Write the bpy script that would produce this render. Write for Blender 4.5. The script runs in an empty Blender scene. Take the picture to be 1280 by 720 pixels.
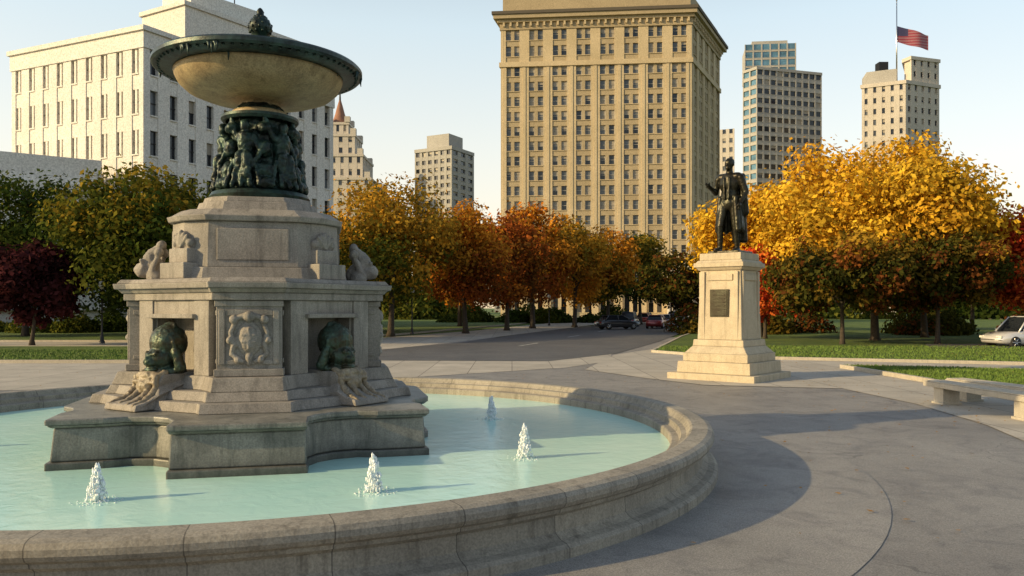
import bpy, bmesh, math, random
import numpy as np
from mathutils import Vector, Matrix
random.seed(7); np.random.seed(7)
R=math.radians
scene=bpy.context.scene
# ---------------------------------------------------------------- materials
def newmat(name):
    m=bpy.data.materials.new(name); m.use_nodes=True
    nt=m.node_tree; b=nt.nodes['Principled BSDF']; return m,nt,b
def N(nt,t,**kw):
    n=nt.nodes.new(t)
    for k,v in kw.items(): setattr(n,k,v)
    return n
def ramp(nt,fac,stops):
    r=N(nt,'ShaderNodeValToRGB'); e=r.color_ramp.elements
    while len(e)>1: e.remove(e[-1])
    e[0].position=stops[0][0]; e[0].color=(*stops[0][1],1)
    for p,c in stops[1:]:
        x=e.new(p); x.color=(*c,1)
    nt.links.new(fac,r.inputs[0]); return r
def mixc(nt,fac,a,b,mode='MIX'):
    m=N(nt,'ShaderNodeMix',data_type='RGBA',blend_type=mode)
    for s,v in ((0,fac),(6,a),(7,b)):
        if hasattr(v,'is_linked') or hasattr(v,'links'): nt.links.new(v,m.inputs[s])
        else: m.inputs[s].default_value=v if s==0 else (*v,1)
    return m.outputs[2]
def noise(nt,vec,scale,detail=6,rough=.6,dist=0):
    n=N(nt,'ShaderNodeTexNoise'); n.inputs['Scale'].default_value=scale
    n.inputs['Detail'].default_value=detail; n.inputs['Roughness'].default_value=rough
    n.inputs['Distortion'].default_value=dist
    nt.links.new(vec,n.inputs['Vector']); return n.outputs['Fac']
def bump(nt,b,h,strength,dist=.02):
    n=N(nt,'ShaderNodeBump'); n.inputs['Strength'].default_value=strength
    n.inputs['Distance'].default_value=dist
    nt.links.new(h,n.inputs['Height']); nt.links.new(n.outputs[0],b.inputs['Normal'])
def coords(nt,scale=None):
    t=N(nt,'ShaderNodeTexCoord'); o=t.outputs['Object']
    if scale:
        m=N(nt,'ShaderNodeMapping'); m.inputs['Scale'].default_value=scale
        nt.links.new(o,m.inputs[0]); o=m.outputs[0]
    return o
def mathn(nt,op,a,b=0.0):
    m=N(nt,'ShaderNodeMath',operation=op)
    for i,v in enumerate((a,b)):
        if hasattr(v,'links'): nt.links.new(v,m.inputs[i])
        else: m.inputs[i].default_value=v
    return m.outputs[0]
def stone(name,c1,c2,scale=2.0,fine=60,streak=True,rough=.75,bs=.35,grime=(.07,.065,.055),joints=0,gr=.55,waterline=None):
    m,nt,b=newmat(name); v=coords(nt)
    n1=noise(nt,v,scale,8,.65); r=ramp(nt,n1,[(.3,c1),(.7,c2)]); col=r.outputs[0]
    n2=noise(nt,v,fine,3,.6); r2=ramp(nt,n2,[(.35,(.68,.68,.68)),(.65,(1.15,1.15,1.15))])
    col=mixc(nt,.8,col,r2.outputs[0],'MULTIPLY')
    if streak:
        vs=coords(nt,(5,5,.5)); n3=noise(nt,vs,1.6,6,.7)
        r3=ramp(nt,n3,[(.5,(0,0,0)),(.72,(1,1,1))])
        f=mathn(nt,'MULTIPLY',r3.outputs[0],gr)
        col=mixc(nt,f,col,grime)
    if waterline:
        sx=N(nt,'ShaderNodeSeparateXYZ'); nt.links.new(v,sx.inputs[0])
        zz=mathn(nt,'ADD',sx.outputs['Z'],mathn(nt,'MULTIPLY',noise(nt,v,4,5,.7),.25))
        f=ramp(nt,zz,[(waterline[0],(1,1,1)),(waterline[1],(0,0,0))]).outputs[0]
        col=mixc(nt,mathn(nt,'MULTIPLY',f,.8),col,(.03,.035,.03))
    if joints:
        g=N(nt,'ShaderNodeTexGradient',gradient_type='RADIAL'); nt.links.new(v,g.inputs[0])
        a=mathn(nt,'FRACT',mathn(nt,'MULTIPLY',g.outputs['Fac'],float(joints)))
        j=mathn(nt,'LESS_THAN',a,.010)
        col=mixc(nt,mathn(nt,'MULTIPLY',j,.7),col,(.05,.045,.04))
        fl=mathn(nt,'FLOOR',mathn(nt,'MULTIPLY',g.outputs['Fac'],float(joints)))
        w=N(nt,'ShaderNodeTexWhiteNoise',noise_dimensions='1D'); nt.links.new(fl,w.inputs['W'])
        rr=ramp(nt,w.outputs[0],[(0,(.82,.82,.82)),(1,(1.08,1.06,1.03))])
        col=mixc(nt,1.0,col,rr.outputs[0],'MULTIPLY')
    nt.links.new(col,b.inputs['Base Color']); b.inputs['Roughness'].default_value=rough
    bump(nt,b,noise(nt,v,fine*.5,5,.7),bs,.012)
    return m
def plain(name,c,rough=.6,metal=0,var=.15,scale=8,bs=0):
    m,nt,b=newmat(name); v=coords(nt)
    n1=noise(nt,v,scale,5)
    r=ramp(nt,n1,[(.3,tuple(x*(1-var) for x in c)),(.7,tuple(min(1,x*(1+var)) for x in c))])
    nt.links.new(r.outputs[0],b.inputs['Base Color']); b.inputs['Roughness'].default_value=rough
    b.inputs['Metallic'].default_value=metal
    if bs: bump(nt,b,noise(nt,v,scale*6,4),bs,.01)
    return m
def bronze(name,dark,green,metal=.45,rough=.42,sc=5):
    m,nt,b=newmat(name); v=coords(nt)
    n1=noise(nt,v,sc,8,.7); r=ramp(nt,n1,[(.42,dark),(.6,tuple((a+c)/2 for a,c in zip(dark,green))),(.78,green)])
    vs=coords(nt,(6,6,.6)); n3=noise(nt,vs,2.5,6,.7); r3=ramp(nt,n3,[(.5,(0,0,0)),(.8,(1,1,1))])
    col=mixc(nt,mathn(nt,'MULTIPLY',r3.outputs[0],.55),r.outputs[0],green)
    nt.links.new(col,b.inputs['Base Color']); b.inputs['Metallic'].default_value=metal
    b.inputs['Roughness'].default_value=rough
    bump(nt,b,noise(nt,v,30,6,.7),.4,.01); return m
M={}
M['granite']=stone('granite',(.22,.20,.175),(.37,.34,.30),1.8,60,gr=.65,grime=(.065,.06,.052))
M['granite_d']=stone('granite_wet',(.13,.13,.118),(.28,.27,.24),2.2,50,gr=.85,grime=(.04,.047,.04),rough=.42,waterline=(.36,.66))
M['rim']=stone('rim_limestone',(.25,.23,.195),(.39,.36,.30),1.4,50,gr=.7,joints=40,grime=(.08,.068,.052))
M['bowl']=stone('bowl_stone',(.28,.20,.10),(.44,.34,.18),2.5,40,gr=.65,grime=(.10,.07,.03),rough=.5)
M['console']=stone('console_stone',(.20,.16,.11),(.33,.27,.18),3.5,40,gr=.7,grime=(.06,.06,.038),rough=.5)
M['bronze']=bronze('green_bronze',(.008,.013,.011),(.045,.10,.08))
M['bronze_b']=bronze('bowl_bronze',(.013,.02,.018),(.06,.11,.095),.4,.36)
M['bronze_s']=bronze('statue_bronze',(.02,.016,.009),(.045,.048,.03),.6,.36)
M['bronze_h']=bronze('mask_bronze',(.04,.035,.018),(.06,.13,.10),.5,.42,7)
M['pedestal']=stone('pedestal_granite',(.44,.37,.26),(.57,.49,.35),2.2,60,gr=.42,grime=(.18,.14,.09))
M['concrete']=stone('bench_concrete',(.40,.36,.29),(.52,.47,.38),3,60,gr=.25)
M['water_jet']=plain('water_foam',(.85,.9,.92),.15,0,.05,20)
M['metal']=plain('dark_iron',(.03,.03,.032),.45,.6)
M['globe']=plain('lamp_glass',(.8,.78,.7),.3)
M['rubber']=plain('tyre_rubber',(.02,.02,.02),.8)
M['chrome']=plain('bright_metal',(.6,.6,.6),.25,1)
def glass(name,c,r=.08,m_=.0):
    m,nt,b=newmat(name); v=coords(nt); n1=noise(nt,v,.35,3)
    rr=ramp(nt,n1,[(.3,tuple(x*.6 for x in c)),(.7,tuple(x*1.4 for x in c))])
    nt.links.new(rr.outputs[0],b.inputs['Base Color']); b.inputs['Roughness'].default_value=r
    b.inputs['IOR'].default_value=1.5; b.inputs['Metallic'].default_value=m_
    bump(nt,b,noise(nt,v,.8,2),.06,.05); return m
M['g1']=glass('window_dark',(.018,.022,.028)); M['g2']=glass('window_grey',(.09,.10,.11),.15)
M['g3']=plain('window_blind',(.30,.27,.22),.5); M['gb']=glass('window_blue',(.10,.20,.26),.08,.35)
def wall(name,c1,c2,sc=.15,rough=.85,gr=.28):
    return stone(name,c1,c2,sc,6,True,rough,.2,grime=tuple(x*.45 for x in c1),gr=gr)
M['white']=wall('white_stone_wall',(.68,.65,.60),(.79,.77,.72),gr=.14)
M['tan']=wall('tan_limestone_wall',(.51,.41,.25),(.63,.51,.33))
M['tan_d']=wall('spandrel_stone',(.37,.295,.18),(.47,.38,.24))
M['grey_w']=wall('grey_concrete_wall',(.34,.33,.31),(.44,.43,.40))
M['beige']=wall('beige_wall',(.50,.46,.40),(.60,.55,.48))
M['brick']=wall('brick_red_wall',(.25,.12,.08),(.34,.17,.11))
M['roof']=plain('roof_dark',(.10,.085,.065),.9)
M['bark']=plain('bark',(.055,.042,.03),.95,0,.4,12,.8)

# ---------------------------------------------------------------- mesh builder
class MB:
    def __init__(s): s.v=[];s.f=[];s.m=[];s.s=[]
    def add(s,vs,fs,mi=0,sm=False):
        o=len(s.v); s.v+= [tuple(x) for x in vs]
        for f in fs: s.f.append([i+o for i in f]); s.m.append(mi); s.s.append(sm)
    def box(s,c,d,mi=0,rz=0,top=1.0):
        cx,cy,cz=c; hx,hy,hz=d[0]/2,d[1]/2,d[2]/2; ca,sa=math.cos(rz),math.sin(rz); vs=[]
        for k,z in ((1,-hz),(top,hz)):
            for x,y in ((-hx,-hy),(hx,-hy),(hx,hy),(-hx,hy)):
                x*=k;y*=k; vs.append((cx+x*ca-y*sa,cy+x*sa+y*ca,cz+z))
        s.add(vs,[(0,3,2,1),(4,5,6,7),(0,1,5,4),(1,2,6,5),(2,3,7,6),(3,0,4,7)],mi)
    def fbox(s,o,d,n,a0,a1,b0,b1,z0,z1,mi=0):
        P=lambda a,b,z:(o[0]+d[0]*a+n[0]*b,o[1]+d[1]*a+n[1]*b,z)
        vs=[P(a0,b1,z0),P(a1,b1,z0),P(a1,b0,z0),P(a0,b0,z0),P(a0,b1,z1),P(a1,b1,z1),P(a1,b0,z1),P(a0,b0,z1)]
        s.add(vs,[(0,3,2,1),(4,5,6,7),(0,1,5,4),(1,2,6,5),(2,3,7,6),(3,0,4,7)],mi)
    def prism(s,poly,z0,z1,mi=0,k0=1,k1=1,bottom=True):
        n=len(poly); vs=[(x*k0,y*k0,z0) for x,y in poly]+[(x*k1,y*k1,z1) for x,y in poly]
        fs=[(i,(i+1)%n,(i+1)%n+n,i+n) for i in range(n)]+[tuple(range(n,2*n))]
        if bottom: fs.append(tuple(range(n-1,-1,-1)))
        s.add(vs,fs,mi)
    def lathe(s,prof,c=(0,0,0),seg=48,mi=0,sharp=True):
        def ring(r,z): return [(c[0]+r*math.cos(2*math.pi*i/seg),c[1]+r*math.sin(2*math.pi*i/seg),c[2]+z) for i in range(seg)]
        if sharp:
            for (r0,z0),(r1,z1) in zip(prof,prof[1:]):
                vs=ring(r0,z0)+ring(r1,z1)
                s.add(vs,[(i,(i+1)%seg,(i+1)%seg+seg,i+seg) for i in range(seg)],mi,True)
        else:
            vs=[];fs=[]
            for r,z in prof: vs+=ring(r,z)
            for k in range(len(prof)-1):
                fs+=[(k*seg+i,k*seg+(i+1)%seg,(k+1)*seg+(i+1)%seg,(k+1)*seg+i) for i in range(seg)]
            s.add(vs,fs,mi,True)
    def tube(s,pts,rad,seg=8,mi=0):
        pts=[Vector(p) for p in pts]; vs=[]; fs=[]
        for i,p in enumerate(pts):
            t=(pts[min(i+1,len(pts)-1)]-pts[max(i-1,0)]).normalized()
            a=t.cross(Vector((0,0,1)) if abs(t.z)<.9 else Vector((1,0,0))).normalized(); b=t.cross(a)
            for k in range(seg):
                an=2*math.pi*k/seg; vs.append(p+(a*math.cos(an)+b*math.sin(an))*rad[i])
        for i in range(len(pts)-1):
            fs+=[(i*seg+k,i*seg+(k+1)%seg,(i+1)*seg+(k+1)%seg,(i+1)*seg+k) for k in range(seg)]
        fs.append(tuple(range(seg-1,-1,-1))); fs.append(tuple((len(pts)-1)*seg+k for k in range(seg)))
        s.add(vs,fs,mi,True)
    def ico(s,c,r,mi=0,sub=1,sq=(1,1,1)):
        bm=bmesh.new(); bmesh.ops.create_icosphere(bm,subdivisions=sub,radius=1)
        vs=[(c[0]+v.co.x*r*sq[0],c[1]+v.co.y*r*sq[1],c[2]+v.co.z*r*sq[2]) for v in bm.verts]
        s.add(vs,[[v.index for v in f.verts] for f in bm.faces],mi,True); bm.free()
    def build(s,name,mats,loc=(0,0,0),rz=0,parent=None,bevel=0,recalc=False):
        me=bpy.data.meshes.new(name); me.from_pydata(s.v,[],s.f)
        for m in mats: me.materials.append(M[m] if isinstance(m,str) else m)
        me.polygons.foreach_set('material_index',s.m); me.polygons.foreach_set('use_smooth',s.s)
        if recalc:
            bm=bmesh.new(); bm.from_mesh(me); bmesh.ops.recalc_face_normals(bm,faces=bm.faces); bm.to_mesh(me); bm.free()
        me.update()
        ob=bpy.data.objects.new(name,me); scene.collection.objects.link(ob)
        ob.location=loc; ob.rotation_euler=(0,0,rz)
        if parent: ob.parent=parent
        if bevel:
            b=ob.modifiers.new('bevel','BEVEL'); b.width=bevel; b.segments=2; b.limit_method='ANGLE'; b.angle_limit=R(35)
        return ob
def empty(name,loc=(0,0,0),rz=0):
    e=bpy.data.objects.new(name,None); scene.collection.objects.link(e); e.location=loc; e.rotation_euler=(0,0,rz); e.empty_display_size=.2
    return e
def sculpt(name,prims,voxel,mats,parent=None,loc=(0,0,0),rz=0,scale=1,disp=.0,dsize=.1,smooth=2):
    bm=bmesh.new()
    for p in prims:
        if p[0]=='e':
            c,r=p[1],p[2]; rot=Matrix.Rotation(p[3][1],4,p[3][0]) if len(p)>3 else Matrix.Identity(4)
            mt=Matrix.Translation(c)@rot@Matrix.Diagonal((r[0],r[1],r[2],1))
            bmesh.ops.create_icosphere(bm,subdivisions=3,radius=1,matrix=mt)
        elif p[0]=='c':
            a,b,r0,r1=Vector(p[1]),Vector(p[2]),p[3],p[4]; d=b-a; L=max(d.length,1e-4)
            q=Vector((0,0,1)).rotation_difference(d).to_matrix().to_4x4()
            mt=Matrix.Translation((a+b)/2)@q
            bmesh.ops.create_cone(bm,cap_ends=True,segments=14,radius1=r0,radius2=r1,depth=L,matrix=mt)
            bmesh.ops.create_icosphere(bm,subdivisions=2,radius=r0,matrix=Matrix.Translation(a))
            bmesh.ops.create_icosphere(bm,subdivisions=2,radius=r1,matrix=Matrix.Translation(b))
        elif p[0]=='b':
            c,d=p[1],p[2]; rz_=p[3] if len(p)>3 else 0
            bmesh.ops.create_cube(bm,size=1,matrix=Matrix.Translation(c)@Matrix.Rotation(rz_,4,'Z')@Matrix.Diagonal((d[0],d[1],d[2],1)))
    me=bpy.data.meshes.new(name); bm.to_mesh(me); bm.free()
    me.materials.append(M[mats])
    ob=bpy.data.objects.new(name,me); scene.collection.objects.link(ob); ob.location=loc; ob.rotation_euler=(0,0,rz); ob.scale=(scale,)*3
    if parent: ob.parent=parent
    m=ob.modifiers.new('remesh','REMESH'); m.mode='VOXEL'; m.voxel_size=voxel; m.use_smooth_shade=True
    if smooth:
        m=ob.modifiers.new('smooth','SMOOTH'); m.iterations=smooth; m.factor=.5
    if disp:
        t=bpy.data.textures.new(name+'_tex','CLOUDS'); t.noise_scale=dsize; t.noise_depth=3
        m=ob.modifiers.new('disp','DISPLACE'); m.texture=t; m.strength=disp; m.mid_level=.5; m.texture_coords='LOCAL'
    return ob

# ---------------------------------------------------------------- camera, light, sky
cam=bpy.data.cameras.new('camera'); cam.sensor_width=36; cam.lens=36*1000/1280
cam.shift_y=25/1280; cam.clip_end=6000; cam.clip_start=.1
co=bpy.data.objects.new('camera',cam); scene.collection.objects.link(co)
co.location=(0,0,2.2); co.rotation_euler=(R(90),0,0); scene.camera=co
sd=Vector((-0.94,-0.34,0)).normalized(); EL=R(20)
sdir=Vector((sd.x*math.cos(EL),sd.y*math.cos(EL),math.sin(EL)))
sl=bpy.data.lights.new('sun','SUN'); sl.energy=5.0; sl.angle=R(.6); sl.color=(1,.74,.37)
so=bpy.data.objects.new('sun',sl); scene.collection.objects.link(so); so.location=(-30,-10,40)
so.rotation_euler=sdir.to_track_quat('Z','Y').to_euler()
w=bpy.data.worlds.new('World'); scene.world=w; w.use_nodes=True
nt=w.node_tree; bg=nt.nodes['Background']; sky=N(nt,'ShaderNodeTexSky'); sky.sky_type='NISHITA'
sky.sun_disc=False; sky.sun_elevation=EL; sky.sun_rotation=math.atan2(sd.x,sd.y)
sky.air_density=1.0; sky.dust_density=2.2; sky.ozone_density=1.0
nt.links.new(sky.outputs[0],bg.inputs[0]); bg.inputs[1].default_value=.10
# evening haze bank: brightest low in the sky, fading upward and away from the glow
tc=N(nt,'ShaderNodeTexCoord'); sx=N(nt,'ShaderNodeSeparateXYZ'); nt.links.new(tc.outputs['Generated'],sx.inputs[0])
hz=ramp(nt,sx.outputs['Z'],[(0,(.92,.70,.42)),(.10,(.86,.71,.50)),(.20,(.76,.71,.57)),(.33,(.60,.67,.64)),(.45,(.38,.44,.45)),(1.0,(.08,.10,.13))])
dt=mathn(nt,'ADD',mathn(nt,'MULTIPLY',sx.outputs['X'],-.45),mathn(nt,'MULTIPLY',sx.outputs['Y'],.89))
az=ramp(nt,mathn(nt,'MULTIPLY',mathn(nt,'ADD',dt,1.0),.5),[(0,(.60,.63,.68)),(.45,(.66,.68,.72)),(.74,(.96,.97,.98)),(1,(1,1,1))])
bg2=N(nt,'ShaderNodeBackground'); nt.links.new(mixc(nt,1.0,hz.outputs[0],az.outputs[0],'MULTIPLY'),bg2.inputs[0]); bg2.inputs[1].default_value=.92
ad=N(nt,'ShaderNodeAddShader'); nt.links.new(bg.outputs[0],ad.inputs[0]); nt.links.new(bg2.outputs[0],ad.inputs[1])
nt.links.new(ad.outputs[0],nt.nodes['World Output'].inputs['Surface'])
scene.view_settings.view_transform='Standard'; scene.view_settings.look='None'; scene.view_settings.exposure=0

# ---------------------------------------------------------------- ground
def asphalt(name,c1,c2,crack=.5,sc=.25):
    m,nt,b=newmat(name); v=coords(nt)
    col=ramp(nt,noise(nt,v,sc,8,.65,.4),[(.32,c1),(.68,c2)]).outputs[0]
    sp=ramp(nt,noise(nt,v,70,2,.7),[(.3,(.45,.45,.45)),(.7,(1.55,1.55,1.55))]).outputs[0]
    col=mixc(nt,.8,col,sp,'MULTIPLY')
    pt=ramp(nt,noise(nt,v,1.3,6,.7,1.0),[(.48,(1,1,1)),(.66,(.58,.58,.61))]).outputs[0]
    col=mixc(nt,.75,col,pt,'MULTIPLY')
    st=ramp(nt,noise(nt,v,6,4,.7),[(.60,(1,1,1)),(.72,(.6,.6,.6))]).outputs[0]
    col=mixc(nt,.6,col,st,'MULTIPLY')
    if crack:
        vo=N(nt,'ShaderNodeTexVoronoi',feature='DISTANCE_TO_EDGE'); vo.inputs['Scale'].default_value=.22
        ns=N(nt,'ShaderNodeTexNoise'); ns.inputs['Scale'].default_value=1.2; nt.links.new(v,ns.inputs['Vector'])
        vv=N(nt,'ShaderNodeVectorMath',operation='ADD'); nt.links.new(v,vv.inputs[0]); nt.links.new(ns.outputs['Color'],vv.inputs[1])
        nt.links.new(vv.outputs[0],vo.inputs['Vector'])
        k=mathn(nt,'LESS_THAN',vo.outputs['Distance'],.002)
        col=mixc(nt,mathn(nt,'MULTIPLY',k,crack),col,(.03,.03,.03))
    nt.links.new(col,b.inputs['Base Color']); b.inputs['Roughness'].default_value=.58
    bump(nt,b,noise(nt,v,90,3,.8),.7,.01); return m
M['asph']=asphalt('plaza_asphalt',(.185,.175,.165),(.28,.268,.25),.4)
M['asph2']=asphalt('apron_asphalt',(.22,.21,.195),(.31,.295,.275),0,.4)
M['road']=asphalt('road_asphalt',(.075,.074,.075),(.12,.118,.115),.4)
def paving(name,c1,c2,size):
    m,nt,b=newmat(name); v=coords(nt)
    br=N(nt,'ShaderNodeTexBrick'); br.offset=0; br.inputs['Scale'].default_value=1; br.inputs['Brick Width'].default_value=size
    br.inputs['Row Height'].default_value=size; br.inputs['Mortar Size'].default_value=.012
    br.inputs['Color1'].default_value=(*c1,1); br.inputs['Color2'].default_value=(*c2,1); br.inputs['Mortar'].default_value=(.1,.09,.08,1)
    nt.links.new(v,br.inputs['Vector'])
    col=mixc(nt,.75,br.outputs[0],ramp(nt,noise(nt,v,.8,8,.7),[(.3,(.65,.65,.65)),(.7,(1.1,1.1,1.1))]).outputs[0],'MULTIPLY')
    col=mixc(nt,.6,col,ramp(nt,noise(nt,v,50,2),[(.3,(.7,.7,.7)),(.7,(1.2,1.2,1.2))]).outputs[0],'MULTIPLY')
    nt.links.new(col,b.inputs['Base Color']); b.inputs['Roughness'].default_value=.75
    bump(nt,b,noise(nt,v,40,4),.3,.006); return m
M['pave']=paving('concrete_paving',(.42,.385,.325),(.48,.44,.375),1.5)
def grass(name):
    m,nt,b=newmat(name); v=coords(nt)
    col=ramp(nt,noise(nt,v,.35,6,.6),[(.3,(.04,.085,.010)),(.7,(.11,.165,.020))]).outputs[0]
    col=mixc(nt,.8,col,ramp(nt,noise(nt,v,22,4,.8),[(.3,(.5,.5,.45)),(.7,(1.5,1.5,1.3))]).outputs[0],'MULTIPLY')
    nt.links.new(col,b.inputs['Base Color']); b.inputs['Roughness'].default_value=.95
    bump(nt,b,noise(nt,v,35,4,.8),1,.06); return m
M['grass']=grass('lawn_grass')
M['paint']=plain('road_paint',(.45,.45,.42),.7,0,.3,3)
def sheet(name,poly,z,mat):
    b=MB(); b.add([(x,y,z) for x,y in poly],[tuple(range(len(poly)))]); return b.build(name,[mat])
def raised(name,poly,z,mat,kerb=True):
    b=MB(); b.prism(poly,-.01,z,0,bottom=False)
    if kerb:
        n=len(poly)
        for i in range(n):
            p,q=Vector(poly[i]),Vector(poly[(i+1)%n]); d=(q-p); L=d.length; d.normalize(); nn=(d.y,-d.x)
            b.fbox(p,d,nn,0,L,-.02,.14,-.01,z+.03,1)
    return b.build(name,[mat,'concrete'])
sheet('ground',[(-2500,-600),(2500,-600),(2500,4500),(-2500,4500)],-.03,'grass')
sheet('plaza_pavement',[(-90,-60),(70,-60),(70,60),(-90,60)],-.004,'asph')
cxy=(-3.84,12.2)
b=MB(); b.lathe([(8.7,.0),(6.5,.0)],(*cxy,.003),128); b.build('fountain_apron_pavement',['asph2'])
sheet('sidewalk',[(-70,20.5),(-15,21),(-9,22.5),(-3,25.5),(2,29.5),(4,33),(5,40),(-3,40),(-6.5,37),(-9,36),(-11,45),(-6,52),(-2,60),(-70,60)],.004,'pave')
sheet('sidewalk',[(2.6,28.5),(4.2,25),(5.5,22.8),(9.0,21.8),(9.25,18.3),(8.9,15),(8.3,12.6),(7.9,9),(7.5,2),(7.5,-8),(60,-8),(60,40),(26,44),(8.2,44),(4.8,37.5)],.0085,'pave')
sheet('sidewalk',[(-9,36.5),(-4,50),(3,76),(9,98),(30,180),(20,181),(4,110),(-4,76),(-12,52)],.008,'pave')
sheet('road',[(-9.5,36.2),(-6,33.5),(1.5,33),(5.0,38.5),(9.5,52),(16,74),(25,104),(70,260),(58,262),(30,180),(9.6,98),(3,76),(-3.5,50)],.012,'road')
for k in range(9):
    t=46+k*14; x=.4+(t-46)*.27
    b=MB(); b.add([(x-.08,t,.017),(x+.08,t,.017),(x+1.3,t+4,.017),(x+1.14,t+4,.017)],[(0,1,2,3)]); b.build('lane_marking',['paint'])
L1=[(-70,32),(-13,32),(-14.5,44),(-70,44)]
L2=[(-130,51),(-14,52),(-9.5,64),(-5,84),(0,105),(14,176),(-60,176),(-130,140)]
L3=[(7.0,39.5),(9.5,34.8),(22,30),(62,14.5),(100,60),(90,170),(50,172),(29,110),(12.8,60)]
L4=[(12.1,29.2),(12.3,23.7),(12.0,18.3),(11.2,10),(10,-5),(60,-5),(60,8),(22,25.5)]
for L,z in ((L1,.10),(L2,.10),(L3,.10),(L4,.11)): raised('lawn',L,z,'grass')
def inpoly(x,y,P):
    c=False;j=len(P)-1
    for i in range(len(P)):
        if (P[i][1]>y)!=(P[j][1]>y) and x<(P[j][0]-P[i][0])*(y-P[i][1])/(P[j][1]-P[i][1])+P[i][0]: c=not c
        j=i
    return c
M['blade']=plain('grass_blade',(.10,.165,.022),.8,0,.5,2)
b=MB(); vs=[];fs=[]
def blades(P,x0,x1,y0,y1,n,z):
    for _ in range(n):
        x=random.uniform(x0,x1); y=random.uniform(y0,y1)
        if not inpoly(x,y,P): continue
        a=random.uniform(0,6.28); h=random.uniform(.04,.10); wd=random.uniform(.012,.03); o=len(vs)
        dx,dy=math.cos(a)*wd,math.sin(a)*wd; lx,ly=random.uniform(-.04,.04),random.uniform(-.04,.04)
        vs.extend([(x-dx,y-dy,z),(x+dx,y+dy,z),(x+lx,y+ly,z+h)]); fs.append((o,o+1,o+2))
blades(L4,11.5,22,14,29.2,45000,.108); blades(L3,7,34,26,44,40000,.098); blades(L1,-34,-13,32,40,20000,.098)
b.add(vs,fs); b.build('grass',['blade'])
M['fallen']=plain('fallen_leaf',(.30,.16,.03),.8,0,.5,1.5)
b=MB();vs=[];fs=[]
for _ in range(3400):
    r=random.random()
    if r<.74: x,y=random.uniform(8,30),random.uniform(15,46)
    elif r<.92: x,y=random.uniform(-30,-6),random.uniform(19,44)
    else: x,y=random.uniform(-1,9),random.uniform(6,30)
    if (x+3.84)**2+(y-12.2)**2<7**2: continue
    z=.02
    for L,zz in ((L1,.1),(L3,.1),(L4,.11)):
        if inpoly(x,y,L): z=zz+.06
    a=random.uniform(0,6.28); s=random.uniform(.02,.045); o=len(vs)
    for k in range(4): vs.append((x+math.cos(a+k*1.57)*s*(1 if k%2 else .6),y+math.sin(a+k*1.57)*s*(1 if k%2 else .6),z+random.uniform(0,.015)))
    fs.append((o,o+1,o+2,o+3))
b.add(vs,fs); b.build('fallen_leaves',['fallen'])

# ---------------------------------------------------------------- fountain
F=empty('fountain',(*cxy,0),R(13))
b=MB()
b.lathe([(6.76,-.02),(6.76,.09),(6.72,.12),(6.64,.14),(6.60,.165),(6.57,.19),(6.56,.33),(6.59,.36),(6.63,.375),(6.64,.41),(6.69,.44),(6.715,.48),(6.715,.53),(6.69,.57),(6.63,.59),(6.43,.595),(6.40,.58),(6.38,.54),(6.35,.50),(6.28,.485),(6.27,.42),(6.25,.40),(6.16,.395),(6.14,.38),(6.14,.05)],seg=144)
b.build('basin_rim',['rim'],parent=F)
b=MB(); b.lathe([(6.3,.04),(0.1,.04)],seg=64); b.build('basin_floor',['rim'],parent=F)
mw,ntw,bw=newmat('pool_water'); v=coords(ntw)
cw=ramp(ntw,noise(ntw,v,.5,4),[(.3,(.43,.74,.68)),(.7,(.56,.82,.75))]).outputs[0]
ntw.links.new(cw,bw.inputs['Base Color']); bw.inputs['Roughness'].default_value=.2; bw.inputs['IOR'].default_value=1.33
bump(ntw,bw,noise(ntw,v,4,4,.55,.6),.28,.03); M['water']=mw
b=MB(); b.lathe([(6.18,.27),(2.0,.27),(.2,.27)],seg=96); b.build('water',['water'],loc=(*cxy,0))
def quarter(pts):
    out=[]
    for k in range(4):
        c,s=[(1,0),(0,1),(-1,0),(0,-1)][k]
        out+=[(x*c-y*s,x*s+y*c) for x,y in pts]
    return out
basep=quarter([(-.76,-3.05),(.76,-3.05),(.76,-2.62),(.86,-2.42),(1.05,-2.26),(1.35,-2.18),(1.6,-2.25),(2.26,-2.22),(2.22,-1.6),(2.13,-1.35),(2.2,-1.05),(2.36,-.86),(2.62,-.76)])
basep=[((2.42 if x>0 else -2.42) if abs(x)>2.5 else x,y) for x,y in basep]
b=MB(); b.prism(basep,.05,.36,0,1.02,1.02); b.prism(basep,.363,.76,0,1,.985); b.prism(basep,.763,.80,0,.995,1.015); b.prism(basep,.803,.875,0,1.02,1.02)
b.build('base_plinth',['granite_d'],parent=F,bevel=.022)
foot=quarter([(-.55,-2.2),(.55,-2.2),(.60,-2.05),(1.10,-1.68),(1.68,-1.10),(2.05,-.60)])
foot2=quarter([(-.44,-1.92),(.44,-1.92),(.48,-1.8),(.60,-1.55),(1.55,-.60),(1.8,-.48)])
b=MB(); b.prism(foot,.878,1.0,0,1.02,1.0); b.prism(foot,1.003,1.12,0,.93,.90); b.prism(foot2,1.123,1.30,0,1.03,.99)
core=quarter([(-.45,-1.2),(.45,-1.2)])
b.prism(core,1.303,2.30,0)
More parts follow.
